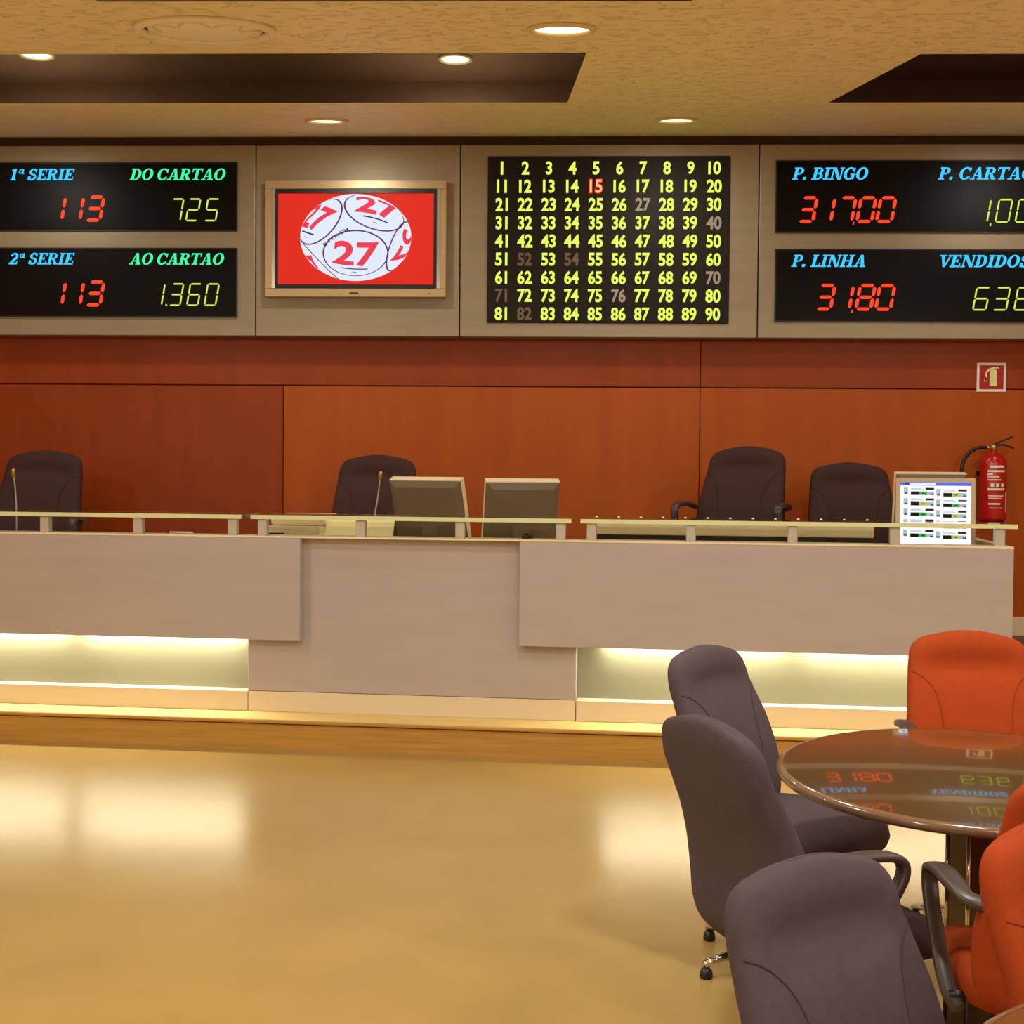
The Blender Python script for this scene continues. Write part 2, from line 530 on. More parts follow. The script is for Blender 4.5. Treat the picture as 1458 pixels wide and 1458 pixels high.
def scoreboard(x, zt, wpx, hpx, caps, reds, limes, label):
    """x, zt: upper left corner; caps: (text, x0, x1, base, colour); digits: (char, x, base, width, height) all in drawing units from that corner"""
    t = thing('scoreboard', label, 'scoreboard', (x, YF, zt), 0, 'scoreboards on the display band')
    W, H = wpx * PXM, hpx * PXM
    b = NB(); box(b, 0, W, -.012, -.001, -H, 0, bev=.003, seg=1)
    obj('display_face', b, M['blackgloss'], t)
    b = NB(); frame(b, -.006, W + .006, -H - .006, .006, .008, -.014, -.001)
    obj('frame', b, M['black'], t)
    for s, x0, x1, base, h, c in caps:
        b = NB(); caption(b, s, x0 * PXM, x1 * PXM, -base * PXM, h * PXM, -.0135)
        obj('caption', b, M[c], t)['label'] = f'lit caption {s.replace("a ", "ª ")}'
    for nm, ds, th, mm in (('red_digits', reds, 4.6, 'redled'), ('lime_digits', limes, 2.2, 'limeled')):
        for d, dx, base, wd, h in ds:
            b = NB()
            if d in '.,':
                k = PXM
                p = [(dx, base), (dx + 2.2, base), (dx + (2.2 if d == '.' else 1.4), base + (-2.4 if d == '.' else 4)), (dx + (0 if d == '.' else -.4), base + (-2.4 if d == '.' else 4))]
                b.faces.new([b.verts.new((a * k, -.0135, -c * k)) for a, c in p])
            else:
                seven(b, d, dx * PXM, -base * PXM, wd * PXM, h * PXM, th * PXM, -.0135)
            obj('decimal_mark' if d in '.,' else 'digit', b, M[mm], t)['label'] = ('glowing red ' if 'red' in nm else 'glowing lime ') + ('decimal mark' if d in '.,' else 'digit ' + d)
    return t

LX = -2.282 - 357 * PXM
o = 20     # drawing units from the boards' left edge to the frame of the photograph
scoreboard(LX, 3.593, 357, 96,
    [('1a SERIE', 7 + o, 104 + o, 24.5, 16.5, 'cyan'), ('DO CARTAO', 182 + o, 324 + o, 24.5, 16.5, 'green')],
    [('1', 62 + o, 81.5, 21, 33), ('1', 88.5 + o, 81.5, 21, 33), ('3', 118 + o, 81.5, 21, 33)],
    [('7', 240 + o, 82, 15.5, 30.5), ('2', 264 + o, 82, 16, 30.5), ('5', 291 + o, 82, 16, 30.5)],
    'black scoreboard lettered 1ª SERIE and DO CARTAO, showing 113 and 725')
scoreboard(LX, 3.02, 357, 97,
    [('2a SERIE', 5 + o, 104 + o, 23, 16.5, 'cyan'), ('AO CARTAO', 181 + o, 322 + o, 23, 16.5, 'green')],
    [('1', 62 + o, 81, 21, 33), ('1', 88.5 + o, 81, 21, 33), ('3', 118 + o, 81, 21, 33)],
    [('1', 212.5 + o, 81, 16, 30.5), ('.', 234.5 + o, 82, 0, 0), ('3', 240 + o, 81, 15.5, 30.5), ('6', 265.5 + o, 81, 16, 30.5), ('0', 291 + o, 81, 16, 30.5)],
    'black scoreboard lettered 2ª SERIE and AO CARTAO, showing 113 and 1.360')
scoreboard(1.322, 3.60, 372, 99,
    [('P. BINGO', 21, 130, 26, 17, 'cyan'), ('P. CARTAO', 224, 360, 26, 17, 'cyan')],
    [('3', 31, 84.5, 20, 33), ('1', 56, 84.5, 20, 33), ('7', 85, 84.5, 20, 33), (',', 107, 85, 0, 0), ('0', 112.5, 84.5, 20.5, 33), ('0', 140, 84.5, 20.5, 33)],
    [('1', 276, 85, 17, 31), (',', 297, 87, 0, 0), ('0', 304.5, 85, 18, 31), ('0', 332, 85, 18, 31)],
    'black scoreboard lettered P. BINGO and P. CARTAO, showing 317,00 and 1,00')
scoreboard(1.325, 3.018, 373, 100,
    [('P. LINHA', 21, 129, 24, 17, 'cyan'), ('VENDIDOS', 224, 356, 24, 17, 'cyan')],
    [('3', 57, 83, 20, 33), ('1', 83, 83, 20, 33), (',', 106.5, 84, 0, 0), ('8', 112.5, 83, 20.5, 33), ('0', 140, 83, 20.5, 33)],
    [('6', 275, 83.5, 18, 31), ('3', 303, 83.5, 18, 31), ('6', 332, 83.5, 18, 31)],
    'black scoreboard lettered P. LINHA and VENDIDOS, showing 31,80 and 636')

# grid of ninety numbers
t = thing('number_board', 'large black board with the numbers 1 to 90 in ten columns', 'bingo board', (-.59, YF, 2.53))
b = NB(); box(b, 0, 1.607, -.015, -.001, 0, 1.105, bev=.003, seg=1)
obj('board_face', b, M['boardface'], t)
UN = {27: 'unlit', 40: 'unlit', 70: 'unlit', 76: 'unlit', 52: 'unlitdark', 54: 'unlitdark', 71: 'unlitdark', 82: 'unlitdark'}  # two greys: uneven spotlight reflection put into the numerals' colour
for n in range(1, 91):
    r, c = (n - 1) // 10, (n - 1) % 10
    cx, cz = .094 + c * .1564, 1.026 - r * .1207
    s = str(n)
    tv = text_polys(s, .03)[0]
    hw = .044 * .86 * (max(v[0] for v in tv) - min(v[0] for v in tv)) / (max(v[1] for v in tv) - min(v[1] for v in tv))
    b = NB()
    if n == 15:
        text(b, s, cx - hw - .006, cx + hw + .006, cz - .048, cz + .048, -.0165, bold=.055, mi=0)  # wider red outline stands in for the glow around the digits
        text(b, s, cx - hw, cx + hw, cz - .043, cz + .043, -.018, bold=.01, mi=1)
        q = obj('number', b, [M['calledred'], M['called']], t)
        q['label'] = 'number 15 lit red'
    else:
        text(b, s, cx - hw, cx + hw, cz - .044, cz + .044, -.0165, bold=.03)
        q = obj('number', b, M[UN.get(n, 'lime')], t)
        if n in UN:
            q['label'] = f'unlit grey number {n}'

# television with the drawn ball on its screen
t = thing('television', 'flat television showing a white bingo ball numbered 27 on red', 'television', (-1.467, YF, 3.078))
b = NB()
frame(b, -.606, .606, -.386, .386, .055, -.075, -.001)
bmesh.ops.bevel(b, geom=[e for e in b.edges], offset=.003, segments=1, affect='EDGES')
obj('frame', b, M['tvframe'], t)
b = NB()
box(b, -.56, -.538, -.079, -.074, -.33, .33); obj('trim_strip', b, M['silver'], t)
b = NB(); box(b, .545, .567, -.079, -.074, -.33, .33); obj('trim_strip', b, M['silver'], t)
b = NB(); frame(b, -.552, .552, -.332, .332, .03, -.07, -.05); box(b, -.55, .55, -.05, -.002, -.33, .33)
obj('bezel', b, M['black'], t)
b = NB(); box(b, -.037, .022, -.0775, -.0755, -.366, -.356); box(b, .49, .5, -.0775, -.0755, -.366, -.36)
obj('badge', b, M['strip'], t)
SW, SH = .535, .3135
b = NB(); box(b, -SW, SW, -.056, -.052, -SH, SH)
scr = obj('screen', b, M['tvred'], t)
RX, RZ, CX, CZ = .3735, .2885, -.0005, .0105
b = NB()
vs = [b.verts.new((CX + RX * math.cos(2 * PI * i / 72), -.0565, CZ + RZ * math.sin(2 * PI * i / 72))) for i in range(72)]
b.faces.new(vs)
obj('ball_picture', b, M['tvwhite'], scr)
ink, ring_, dark = NB(), NB(), NB()
def ball_pt(v):
    return CX + RX * v.x, CZ + RZ * v.z
def medallion(cx, cz, cn, rot, rho=math.radians(35.5), txt=True):
    """a numbered circle on the ball: centre direction (right, up, towards viewer), turn of the figures"""
    n = Vector((cx, -cn, cz)).normalized()
    up = Vector((0, 0, 1)); up = (up - n * up.dot(n)).normalized()
    rt = up.cross(n) * -1
    if rt.x < 0 and abs(n.y) > .3:
        rt = -rt
    ca, sa = math.cos(rot), math.sin(rot)
    rt, up = rt * ca + up * sa, up * ca - rt * sa
    def on(a, c):           # tangent coordinates to the ball
        l = math.hypot(a, c)
        if l < 1e-6:
            return n
        d = (rt * a + up * c) / l
        return n * math.cos(l) + d * math.sin(l)
    def put(bm, pts, y):
        P = [on(*p) for p in pts]
        if min(-p.y for p in P) < .0:
            return
        try:
            bm.faces.new([bm.verts.new((q[0], y, q[1])) for q in map(ball_pt, P)])
        except ValueError:
            pass
    N = 96
    for i in range(N):
        a0, a1 = 2 * PI * i / N, 2 * PI * (i + 1) / N
        r0, r1 = rho - .016, rho + .016
        put(ring_, [(r0 * math.cos(a0), r0 * math.sin(a0)), (r1 * math.cos(a0), r1 * math.sin(a0)), (r1 * math.cos(a1), r1 * math.sin(a1)), (r0 * math.cos(a1), r0 * math.sin(a1))], -.0575)
    tm = NB()
    text(tm, '27', -.42, .42, -.27, .36, 0, bold=.03)
    bmesh.ops.triangulate(tm, faces=tm.faces[:])
    bmesh.ops.subdivide_edges(tm, edges=[e for e in tm.edges if e.calc_length() > .12], cuts=2)
    bmesh.ops.triangulate(tm, faces=tm.faces[:])
    for f in tm.faces:
        put(ink, [(q.co.x, q.co.z) for q in f.verts], -.0575)
    tm.free()
    for k in range(10):
        a, c = -.25 + .05 * k, -.25 + .05 * (k + 1)
        put(dark, [(a, -.37), (c, -.37), (c, -.335), (a, -.335)], -.0577)
    put(dark, [(-.03, -.47), (.05, -.47), (.05, -.45), (-.03, -.45)], -.0577)
medallion(0., -.444, .896, math.radians(-4))
medallion(.405, .696, .593, math.radians(-28))
medallion(-.765, .444, .467, math.radians(-12))
medallion(.935, -.25, .25, math.radians(-80))
medallion(-.79, -.6, -.06, math.radians(125))
tm = NB()
text(tm, 'B-PEK-DM', 0, .29 * 1.0, -.012, .012, 0, bold=.01)
for f in tm.faces:
    P = []
    for q in f.verts:
        s = q.co.x / .29
        px, pz = -.215 + .165 * s, -.043 + .108 * s + .012 * math.sin(PI * s)
        a = math.radians(33)
        P.append((px - math.sin(a) * q.co.z, -.0578, pz + math.cos(a) * q.co.z))
    try:
        dark.faces.new([dark.verts.new(p) for p in P])
    except ValueError:
        pass
tm.free()
obj('ball_rings', ring_, M['tvviolet'], scr)
obj('ball_figures', ink, M['tvink'], scr)
obj('ball_small_print', dark, M['tvdark'], scr)

# ------------------------------------------------------------------ counter
K = thing('bingo_counter', 'long grey laminate counter with a glass shelf and lit niches on an oak step', 'counter', KO, KA)
def kpart(name, m, *boxes, bev=.002, lab=None):
    b = NB()
    for q in boxes:
        box(b, *q, bev=bev, seg=1)
    o_ = obj(name, b, m, K)
    if lab:
        o_['label'] = lab
    return o_
L, R = -5.35, 1.643
for x0, x1 in ((L, -2.19), (-.957, R)):
    kpart('front_panel', M['panel'], (x0, x1, .17, .186, .585, 1.158), (x0, x0 + .016, .186, .33, .585, 1.158), (x1 - .016, x1, .186, .33, .585, 1.158), (x0 + .016, x1 - .016, .186, .205, .585, .60), lab='proud upper front panel')
kpart('centre_panel', M['panel'], (-2.515, -.648, .25, .268, .285, 1.158), (-2.515, -2.50, .268, .345, .285, .70), (-.663, -.648, .268, .345, .285, .70), lab='set-back middle panel')
for x0, x1 in ((L, -2.515), (-.648, R - .016)):
    kpart('niche_back', M['niche'], (x0, x1, .345, .36, .27, .80))
    kpart('niche_soffit', M['white'], (x0, x1, .205, .345, .66, .672))
for x0, x1 in ((L, -2.517), (-2.513, -.65), (-.646, R)):
    kpart('plinth', M['plinth'], (x0, x1, .25, .35, .168, .282))
kpart('end_panel', M['panel'], (R - .016, R, .33, 1.35, .168, 1.158), (R - .016, R, .25, .33, .282, .585))
kpart('counter_edge', M['cream'], (L, R, .168, .345, 1.158, 1.169), (R - .035, R, .345, 1.35, 1.158, 1.169))
kpart('worktop', M['cream'], (L, R - .016, .345, 1.2, 1.085, 1.11))
kpart('counter_back', M['panel'], (L, R - .016, .345, .36, .80, 1.158), (L, R - .016, 1.12, 1.135, .46, 1.085))
SHELF = [(-5.3, -2.53), (-2.475, -.675), (-.625, 1.66)]
for x0, x1 in SHELF:
    b = NB(); box(b, x0, x1, .176, .50, 1.262, 1.285)
    g = obj('glass_shelf', b, M['glass'], K)
    b = NB(); box(b, x0, x1, .168, .176, 1.262, 1.285)
    obj('polished_edge', b, M['glassedge'], g)
for x in (-4.814, -4.258, -3.702, -3.144, -2.589, -2.414, -1.851, -1.291, -.734, -.566, -.03, .508, 1.04, 1.575):
    kpart('shelf_post', M['alu'], (x - .026, x + .026, .185, .235, 1.169, 1.262), (x - .03, x + .03, .18, .24, 1.169, 1.173), bev=.003)
for x0, x1 in ((-5.3, -4.66), (-4.58, -3.62), (-3.54, -2.56), (-.49, .49), (.57, 1.55)):
    b = NB()
    tube(b, [(x0, .305, .618), (x1, .305, .618)], .013, 12)
    tb = obj('light_tube', b, M['tubeglow'], K, smooth=True)
    b = NB()
    box(b, x0 - .03, x0, .29, .32, .60, .66); box(b, x1, x1 + .03, .29, .32, .60, .66)
    obj('lamp_holder', b, M['white'], tb)

# ------------------------------------------------------------------ on the counter
def kthing(name, label, cat, u, d, z, turn=0., group=None):
    return thing(name, label, cat, kw(u, d, z), KA + turn, group)

def monitor(label, u, d, turn, tilt, wd=.425, ht=.355, zb=.075, screen=False, dp=.045, group='monitors on the counter'):
    """local front (screen side) is -y"""
    t = kthing('monitor', label, 'monitor', u, d, 1.11, turn, group)
    T = Matrix.Translation((0, 0, zb)) @ Matrix.Rotation(tilt, 4, 'X')
    b = NB()
    box(b, -wd / 2, wd / 2, -.012, dp - .005, 0, ht, bev=.004, M=T)
    obj('casing', b, M['bezel'] if screen else M['monlight'], t)
    b = NB()
    # stepped back cover with sloping shoulders
    z0, z1 = .001, ht - .008
    w0 = wd / 2 - .001
    fr = [b.verts.new(T @ Vector(p)) for p in ((-w0, dp - .005, z0), (w0, dp - .005, z0), (w0, dp - .005, z1), (-w0, dp - .005, z1))]
    bk = [b.verts.new(T @ Vector(p)) for p in ((-w0 + .04, dp + .02, z0 + .03), (w0 - .04, dp + .02, z0 + .03), (w0 - .04, dp + .02, z1 - .035), (-w0 + .04, dp + .02, z1 - .035))]
    b.faces.new(bk)
    for i in range(4):
        b.faces.new((fr[i], fr[(i + 1) % 4], bk[(i + 1) % 4], bk[i]))
    obj('back_cover', b, M['moncase'], t)
    b = NB()
    box(b, -.05, .05, .075, .1, .01, zb + .14, bev=.004)
    obj('neck', b, M['moncase'], t)
    b = NB(); lathe(b, [(0, 0), (.11, 0), (.11, .008), (.09, .016), (0, .018)], 28, 0, .05)
    obj('foot', b, M['moncase'], t, smooth=False)
    b = NB()
    sw, s0, s1 = wd / 2 - .024, .024, ht - .026
    box(b, -sw, sw, -.0135, -.0118, s0, s1, M=T)
    s = obj('screen', b, M['scrwhite'] if screen else M['black'], t)
    if screen:
        g = NB()
        def rr(x0, x1, y0, y1, mi):      # fractions of the screen, y from the top
            q = [(-sw + 2 * sw * x, s1 - (s1 - s0) * y) for x, y in ((x0, y1), (x1, y1), (x1, y0), (x0, y0))]
            g.faces.new([g.verts.new(T @ Vector((a, -.0142, c))) for a, c in q]).material_index = mi
        mats = [M['scrblue'], M['scrdark'], M['scrgreen'], M['scryellow'], M['scrgrey'], M['scrred'], M['scrwhite']]
        rr(0, 1, 0, .055, 0)
        rr(.06, .12, .015, .04, 1); rr(.14, .5, .012, .045, 6)
        for cidx, xo in enumerate((.02, .48)):
            for k in range(6):
                y = .09 + k * .17 + cidx * .02
                if y > .93:
                    continue
                rr(xo + .03, xo + .09, y, min(y + .1, .99), 4); rr(xo + .04, xo + .085, min(y + .075, .97), min(y + .105, .99), 1)
                rr(xo + .13, xo + .28, y + .005, y + .018, 4); rr(xo + .13, xo + .31, y + .024, min(y + .034, .99), 4)
                rr(xo + .34, xo + .46, y, min(y + .035, .99), 5)
                if y + .12 < 1:
                    yy = y + .06
                    rr(xo + .13, xo + .25, yy, yy + .06, 1)
                    rr(xo + .25, xo + .36, yy, yy + .06, 2 if (k + cidx) % 2 == 0 else 3)
                    rr(xo + .36, xo + .46, yy, yy + .06, 4)
                    rr(xo + .41, xo + .455, yy + .03, yy + .06, 1)
                    rr(xo + .29, xo + .33, yy + .02, yy + .04, 1)
        obj('desktop_picture', g, mats, s)
    return t

monitor('grey monitor seen from behind, beside the microphone and pale paper', -1.535, .78, PI + math.radians(-13), math.radians(-20), .455, .39, .025)
monitor('grey monitor seen from behind, angled apart from its twin near the paper', -1.045, .78, PI + math.radians(17), math.radians(-20), .435, .385, .025)
monitor('grey monitor facing the wall, half hidden behind the lit screen', 1.31, .90, PI + math.radians(6), math.radians(-8), .40, .42, .03)
monitor('lit monitor facing the hall with a white table of figures', 1.305, .56, math.radians(-8), math.radians(-12), .425, .40, .02, screen=True)

def microphone(label, u, d, lean):
    t = kthing('microphone', label, 'microphone', u, d, 1.11, 0, 'gooseneck microphones')
    b = NB(); box(b, -.05, .05, -.05, .06, 0, .035, bev=.01)
    obj('base', b, M['black'], t)
    p = smooth_pts([(0, 0, .03), (lean * .3, 0, .15), (lean * .7, -.01, .27), (lean, -.03, .37)], 6)
    b = NB(); tube(b, p, .0045, 8); obj('gooseneck', b, M['alu'], t, smooth=True)
    b = NB()
    e, f = p[-1], (p[-1] - p[-2]).normalized()
    tube(b, [e, e + f * .01, e + f * .045, e + f * .055], [.008, .012, .012, .006], 12)
    obj('capsule', b, M['brass'], t, smooth=True)
microphone('thin gooseneck microphone in front of the chair by the series scoreboards', -4.08, .6, .0)
microphone('thin gooseneck microphone before the chair under the television', -1.93, .80, .055)

# ticket printer: cream body, lid, slot, raised rear
t = kthing('ticket_printer', 'cream desktop printer with a dark output slot beside pale paper', 'printer', -2.33, .62, 1.11)
b = NB(); box(b, -.165, .165, -.15, .16, 0, .1, bev=.012); box(b, -.165, .05, -.19, -.15, 0, .075, bev=.006)
obj('body', b, M['cream'], t)
b = NB(); box(b, -.155, .165, -.05, .3, .1, .165, bev=.015); obj('lid', b, M['monlight'], t)
b = NB(); box(b, -.15, -.03, -.195, -.189, .052, .064); obj('output_slot', b, M['black'], t)
b = NB(); box(b, .0, .16, -.21, -.15, .0, .07, bev=.01); obj('paper_tray', b, M['cream'], t)
# stack of pale paper leaning on a stand
t = kthing('paper_pad', 'pale yellow pad of paper propped between the printer and a monitor', 'paper', -1.96, .56, 1.11)
T = Matrix.Rotation(math.radians(-32), 4, 'X')
b = NB(); box(b, -.205, .205, -.006, .006, .03, .165, M=T); obj('sheets', b, M['paper'], t)
b = NB(); box(b, -.2, .2, .008, .016, .02, .15, M=T); box(b, -.2, .2, -.02, .03, 0, .012); obj('easel', b, M['alu'], t)
# ticket rack
t = kthing('ticket_rack', 'long low cream ticket rack with a row of pegs behind the glass shelf', 'rack', .19, .64, 1.11)
b = NB(); box(b, -.79, .79, -.06, .12, .075, .158, bev=.008); obj('housing', b, M['cream'], t)
b = NB(); box(b, -.77, .77, -.05, .11, 0, .075); obj('base', b, M['black'], t)
for k in range(13):
    b = NB(); lathe(b, [(0, .158), (.007, .158), (.007, .174), (.004, .178), (0, .179)], 12, -.76 + k * .1265, .0)
    obj('peg', b, M['white'], t, smooth=True)
# small things lying on the edge of the worktop
t = kthing('pen', 'white pen lying on the counter left of the printer', 'pen', -2.93, .3, 1.169, math.radians(-4))
b = NB(); tube(b, [(-.07, 0, .006), (.06, 0, .006), (.075, 0, .006)], [.005, .005, .002], 8); obj('barrel', b, M['white'], t, smooth=True)
b = NB(); tube(b, [(-.085, 0, .006), (-.07, 0, .006)], .0055, 8); obj('cap', b, M['black'], t, smooth=True)
t = kthing('computer_mouse', 'dark computer mouse on the counter in front of the twin monitors', 'mouse', -.93, .3, 1.169, math.radians(80))
b = NB()
bmesh.ops.create_uvsphere(b, u_segments=20, v_segments=12, radius=1)
for q in b.verts:
    q.co = Vector((q.co.x * .055, q.co.y * .03, max(0, q.co.z) * .03))
obj('shell', b, M['black'], t, smooth=True)
b = NB(); box(b, .02, .035, -.004, .004, .024, .031, bev=.002); obj('wheel', b, M['alu'], t)

# ------------------------------------------------------------------ chairs
def sprof(s):
    """half width, half thickness, centre y, centre z along the backrest (s 0 bottom .. 1 top)"""
    wd = .238 - .040 * max(0, s - .3) / .7
    th = .052 - .012 * s
    c = .15
    if s > 1 - c:
        k = (s - (1 - c)) / c
        r = max(0., 1 - k ** 2.6) ** (1 / 2.6)
        wd *= .60 + .40 * r; th *= max(.03, r)
    c = .2
    if s < c:
        k = (c - s) / c
        r = max(0., 1 - k ** 2.3) ** (1 / 2.3)
        wd *= .66 + .34 * r; th *= max(.03, r)
    y = -.185 - .135 * s + .03 * math.sin(PI * min(1, s * 1.25))
    return wd, th, y, .43 + .57 * s
NX = 3.6
def hollow(fx, s):
    a = max(0, 1 - (abs(fx) / .82) ** 4)
    return -.020 * math.exp(-((s - .80) / .075) ** 2) * a + .012 * abs(fx) ** 2.5 * math.exp(-((s - .4) / .3) ** 2)
def face_pt(fx, s, side):
    wd, th, y, z = sprof(s)
    k = th * max(0., 1 - abs(fx) ** NX) ** (1 / NX)
    yy = y + side * k + (hollow(fx, s) if side > 0 else -.4 * hollow(fx, s) * (1 if s > .6 else 0))
    return Vector((fx * wd, yy, z - .022 * fx * fx * max(0, s - .6) / .4))
def backrest_mesh():
    b = NB()
    ss = [.5 - .5 * math.cos(PI * i / 34) for i in range(35)]
    n = 22
    fx = [math.cos(PI * i / n) for i in range(n + 1)]
    rings = []
    for s in ss:
        r = [face_pt(f, s, 1) for f in fx] + [face_pt(f, s, -1) for f in fx[::-1][1:-1]]
        rings.append([b.verts.new(p) for p in r])
    m = len(rings[0])
    for A, B in zip(rings, rings[1:]):
        for i in range(m):
            b.faces.new((A[i], A[(i + 1) % m], B[(i + 1) % m], B[i]))
    b.faces.new(rings[0]); b.faces.new(rings[-1][::-1])
    return b
def seam_mesh(side, sx):
    pts = [(.985, .775), (.86, .752), (.73, .71), (.62, .65), (.55, .57), (.515, .48), (.50, .40)]
    P = smooth_pts([(a, c, 0) for a, c in pts], 6)
    b = NB()
    tube(b, [face_pt(sx * p.x, p.y, side) for p in P], .0022, 6)
    return b
def seat_mesh():
    b = NB()
    rings = []
    n = 48
    prof = [(.0, .0), (.6, .0), (.86, .004), (.97, .02), (1., .045), (.97, .075), (.88, .092), (.6, .098), (.0, .094)]
    for k, z in prof:
        if k == 0:
            rings.append([b.verts.new((0, .03, .415 + z))]); continue
        rg = []
        for i in range(n):
            a = 2 * PI * i / n
            c, s = math.cos(a), math.sin(a)
            x = .245 * k * abs(c) ** .5 * (1 if c >= 0 else -1)
            y = .03 + .25 * k * abs(s) ** .5 * (1 if s >= 0 else -1)
            dz = -.03 * max(0, (y - .14) / .14) ** 2
            rg.append(b.verts.new((x, y, .415 + z + dz)))
        rings.append(rg)
    for A, B in zip(rings, rings[1:]):
        for i in range(n):
            j = (i + 1) % n
            if len(A) == 1:
                b.faces.new((A[0], B[i], B[j]))
            elif len(B) == 1:
                b.faces.new((A[i], A[j], B[0]))
            else:
                b.faces.new((A[i], A[j], B[j], B[i]))
    return b
def arm_mesh(s):
    x = .262 * s
    path = smooth_pts([(x - .02 * s, -.12, .415), (x + .002 * s, -.10, .45), (x + .012 * s, -.055, .52), (x + .014 * s, .015, .61), (x + .012 * s, .045, .665), (x + .010 * s, .025, .697), (x + .006 * s, -.05, .707), (x + .002 * s, -.14, .702), (x - .008 * s, -.195, .69), (x - .05 * s, -.22, .68)], 6)
    n = len(path)
    w_, t_ = [], []
    for i in range(n):
        f = i / (n - 1)
        w_.append(.019 + .008 * math.exp(-((f - .68) / .16) ** 2) if i not in (0, n - 1) else .008)
        t_.append(.011 if i not in (0, n - 1) else .005)
    b = NB()
    # sweep a flat oval whose broad side stays across the chair
    rings = []
    k = 12
    for i, p in enumerate(path):
        tg = (path[min(i + 1, n - 1)] - path[max(i - 1, 0)]).normalized()
        ax = Vector((1, 0, 0)); ax = (ax - tg * ax.dot(tg)).normalized()
        bx = tg.cross(ax)
        rings.append([b.verts.new(p + ax * w_[i] * (abs(math.cos(q)) ** .6 * (1 if math.cos(q) >= 0 else -1)) + bx * t_[i] * (abs(math.sin(q)) ** .6 * (1 if math.sin(q) >= 0 else -1))) for q in [2 * PI * j / k for j in range(k)]])
    for A, B in zip(rings, rings[1:]):
        for j in range(k):
            b.faces.new((A[j], A[(j + 1) % k], B[(j + 1) % k], B[j]))
    b.faces.new(rings[0]); b.faces.new(rings[-1][::-1])
    return b
_cm = {}
def cmesh(key, fn, m, smooth=True):
    if key not in _cm:
        b = fn()
        bmesh.ops.recalc_face_normals(b, faces=b.faces[:])
        me = bpy.data.meshes.new(key)
        for f in b.faces:
            f.smooth = smooth
        b.to_mesh(me); b.free()
        me.materials.append(m)
        _cm[key] = me
    return _cm[key]
def chair(label, x, y, heading, colour, dz=0., z=0., scale=1., group=None, spin=0., arms=True, arm_dz=0.):
    """heading: clockwise degrees from away-from-the-camera to where the seat faces"""
    t = thing('swivel_chair', label, 'chair', (x, y, z), -math.radians(heading), group)
    t.scale = (scale,) * 3
    fb, sm = M[colour], M[colour + 'seam']
    L_ = (0, 0, dz)
    obj('seat', cmesh('seat_' + colour, seat_mesh, fb), None, t, loc=L_)
    def shell():
        b = NB()
        lathe(b, [(0, .385), (.12, .388), (.2, .4), (.215, .418), (0, .418)], 32, 0, .02); return b
    obj('seat_shell', cmesh('seat_shell', shell, M['black']), None, t, loc=L_)
    bk = obj('backrest', cmesh('backrest_' + colour, backrest_mesh, fb), None, t, loc=L_)
    for side in (1,):
        for sx in (1, -1):
            obj('seam', cmesh(f'seam_{colour}_{side}_{sx}', lambda: seam_mesh(side, sx), sm), None, bk)
    for s in (1, -1) if arms else ():
        a = obj('armrest', cmesh(f'armrest_{s}', lambda: arm_mesh(s), M['arm']), None, t, loc=(0, 0, dz + arm_dz))
        def bolt():
            b = NB(); tube(b, [(s * .225, -.105, .445), (s * .268, -.105, .445)], .013, 10); return b
        obj('bolt', cmesh(f'bolt_{s}', bolt, M['black']), None, a)
    def mech():
        b = NB(); box(b, -.06, .06, -.17, .1, .345, .39, bev=.01)
        box(b, -.04, .04, -.21, -.15, .37, .40, bev=.008)
        tube(b, smooth_pts([(0, -.18, .385), (0, -.20, .40), (0, -.20, .45), (0, -.20, .50)], 4), .03, 8, flat=.01); return b
    obj('tilt_mechanism', cmesh('mechanism', mech, M['black'], False), None, t, loc=L_)
    def col():
        b = NB(); lathe(b, [(0, .07), (.032, .07), (.032, .22), (.018, .225), (.018, .36), (0, .36)], 20); return b
    obj('gas_lift', cmesh('gas_lift', col, M['black']), None, t)
    def leg():
        b = NB()
        tube(b, [(.02, 0, .085), (.12, 0, .078), (.25, 0, .055), (.31, 0, .042)], [.026, .023, .018, .014], 10, flat=[.02, .017, .013, .011]); return b
    def glide():
        b = NB(); lathe(b, [(0, 0), (.018, 0), (.021, .006), (.019, .02), (.014, .03), (0, .036)], 16, .302, 0); return b
    for k in range(5):
        l = obj('leg', cmesh('leg', leg, M['chrome']), None, t)
        l.rotation_euler.z = 2 * PI * k / 5 + spin
        obj('glide', cmesh('glide', glide, M['black']), None, l)
    return t

G1, G2, G3 = 'chairs round the glossy table', 'chairs at the nearest table', 'operator chairs behind the counter'
def chair_at_top(label, tx, ty, heading, colour, dz=0., **kw_):
    """place a chair by where the top of its backrest stands"""
    h = math.radians(heading)
    r = .322 * kw_.get('scale', 1.)
    chair(label, tx + r * math.sin(h), ty + r * math.cos(h), heading, colour, dz, **kw_)
chair_at_top('orange armchair across the glossy table, facing the hall', 1.385, 4.98, 180, 'orange', .0, group=G1, spin=.35)
chair_at_top('grey chair nearest the lit niche, turned towards the glossy table', .43, 4.62, 128, 'grey', -.02, group=G1, spin=.855, arms=False)
chair_at_top('grey chair with its back to the open floor, facing the glossy table', .322, 3.38, 64, 'grey', -.055, group=G1, spin=.838, scale=1.015)
chair_at_top('orange chair tucked under the near rim of the glossy table, its arm showing', 1.115, 2.93, 0, 'orange', -.06, group=G1, spin=.2)
chair_at_top('grey chair in front, cut by the lower edge of the picture', .405, 2.41, 143, 'grey', -.05, group=G2, scale=.94, arms=False)
chair_at_top('bright orange chair cut by the frame, behind the nearest tabletop', .838, 2.51, 139, 'orange', -.02, group=G2, scale=.96, arms=False)
chair_at_top('dark operator chair behind the left microphone', -3.40, 8.92, 180, 'brown', .0, z=.46, scale=1.19, group=G3, arm_dz=-.06)
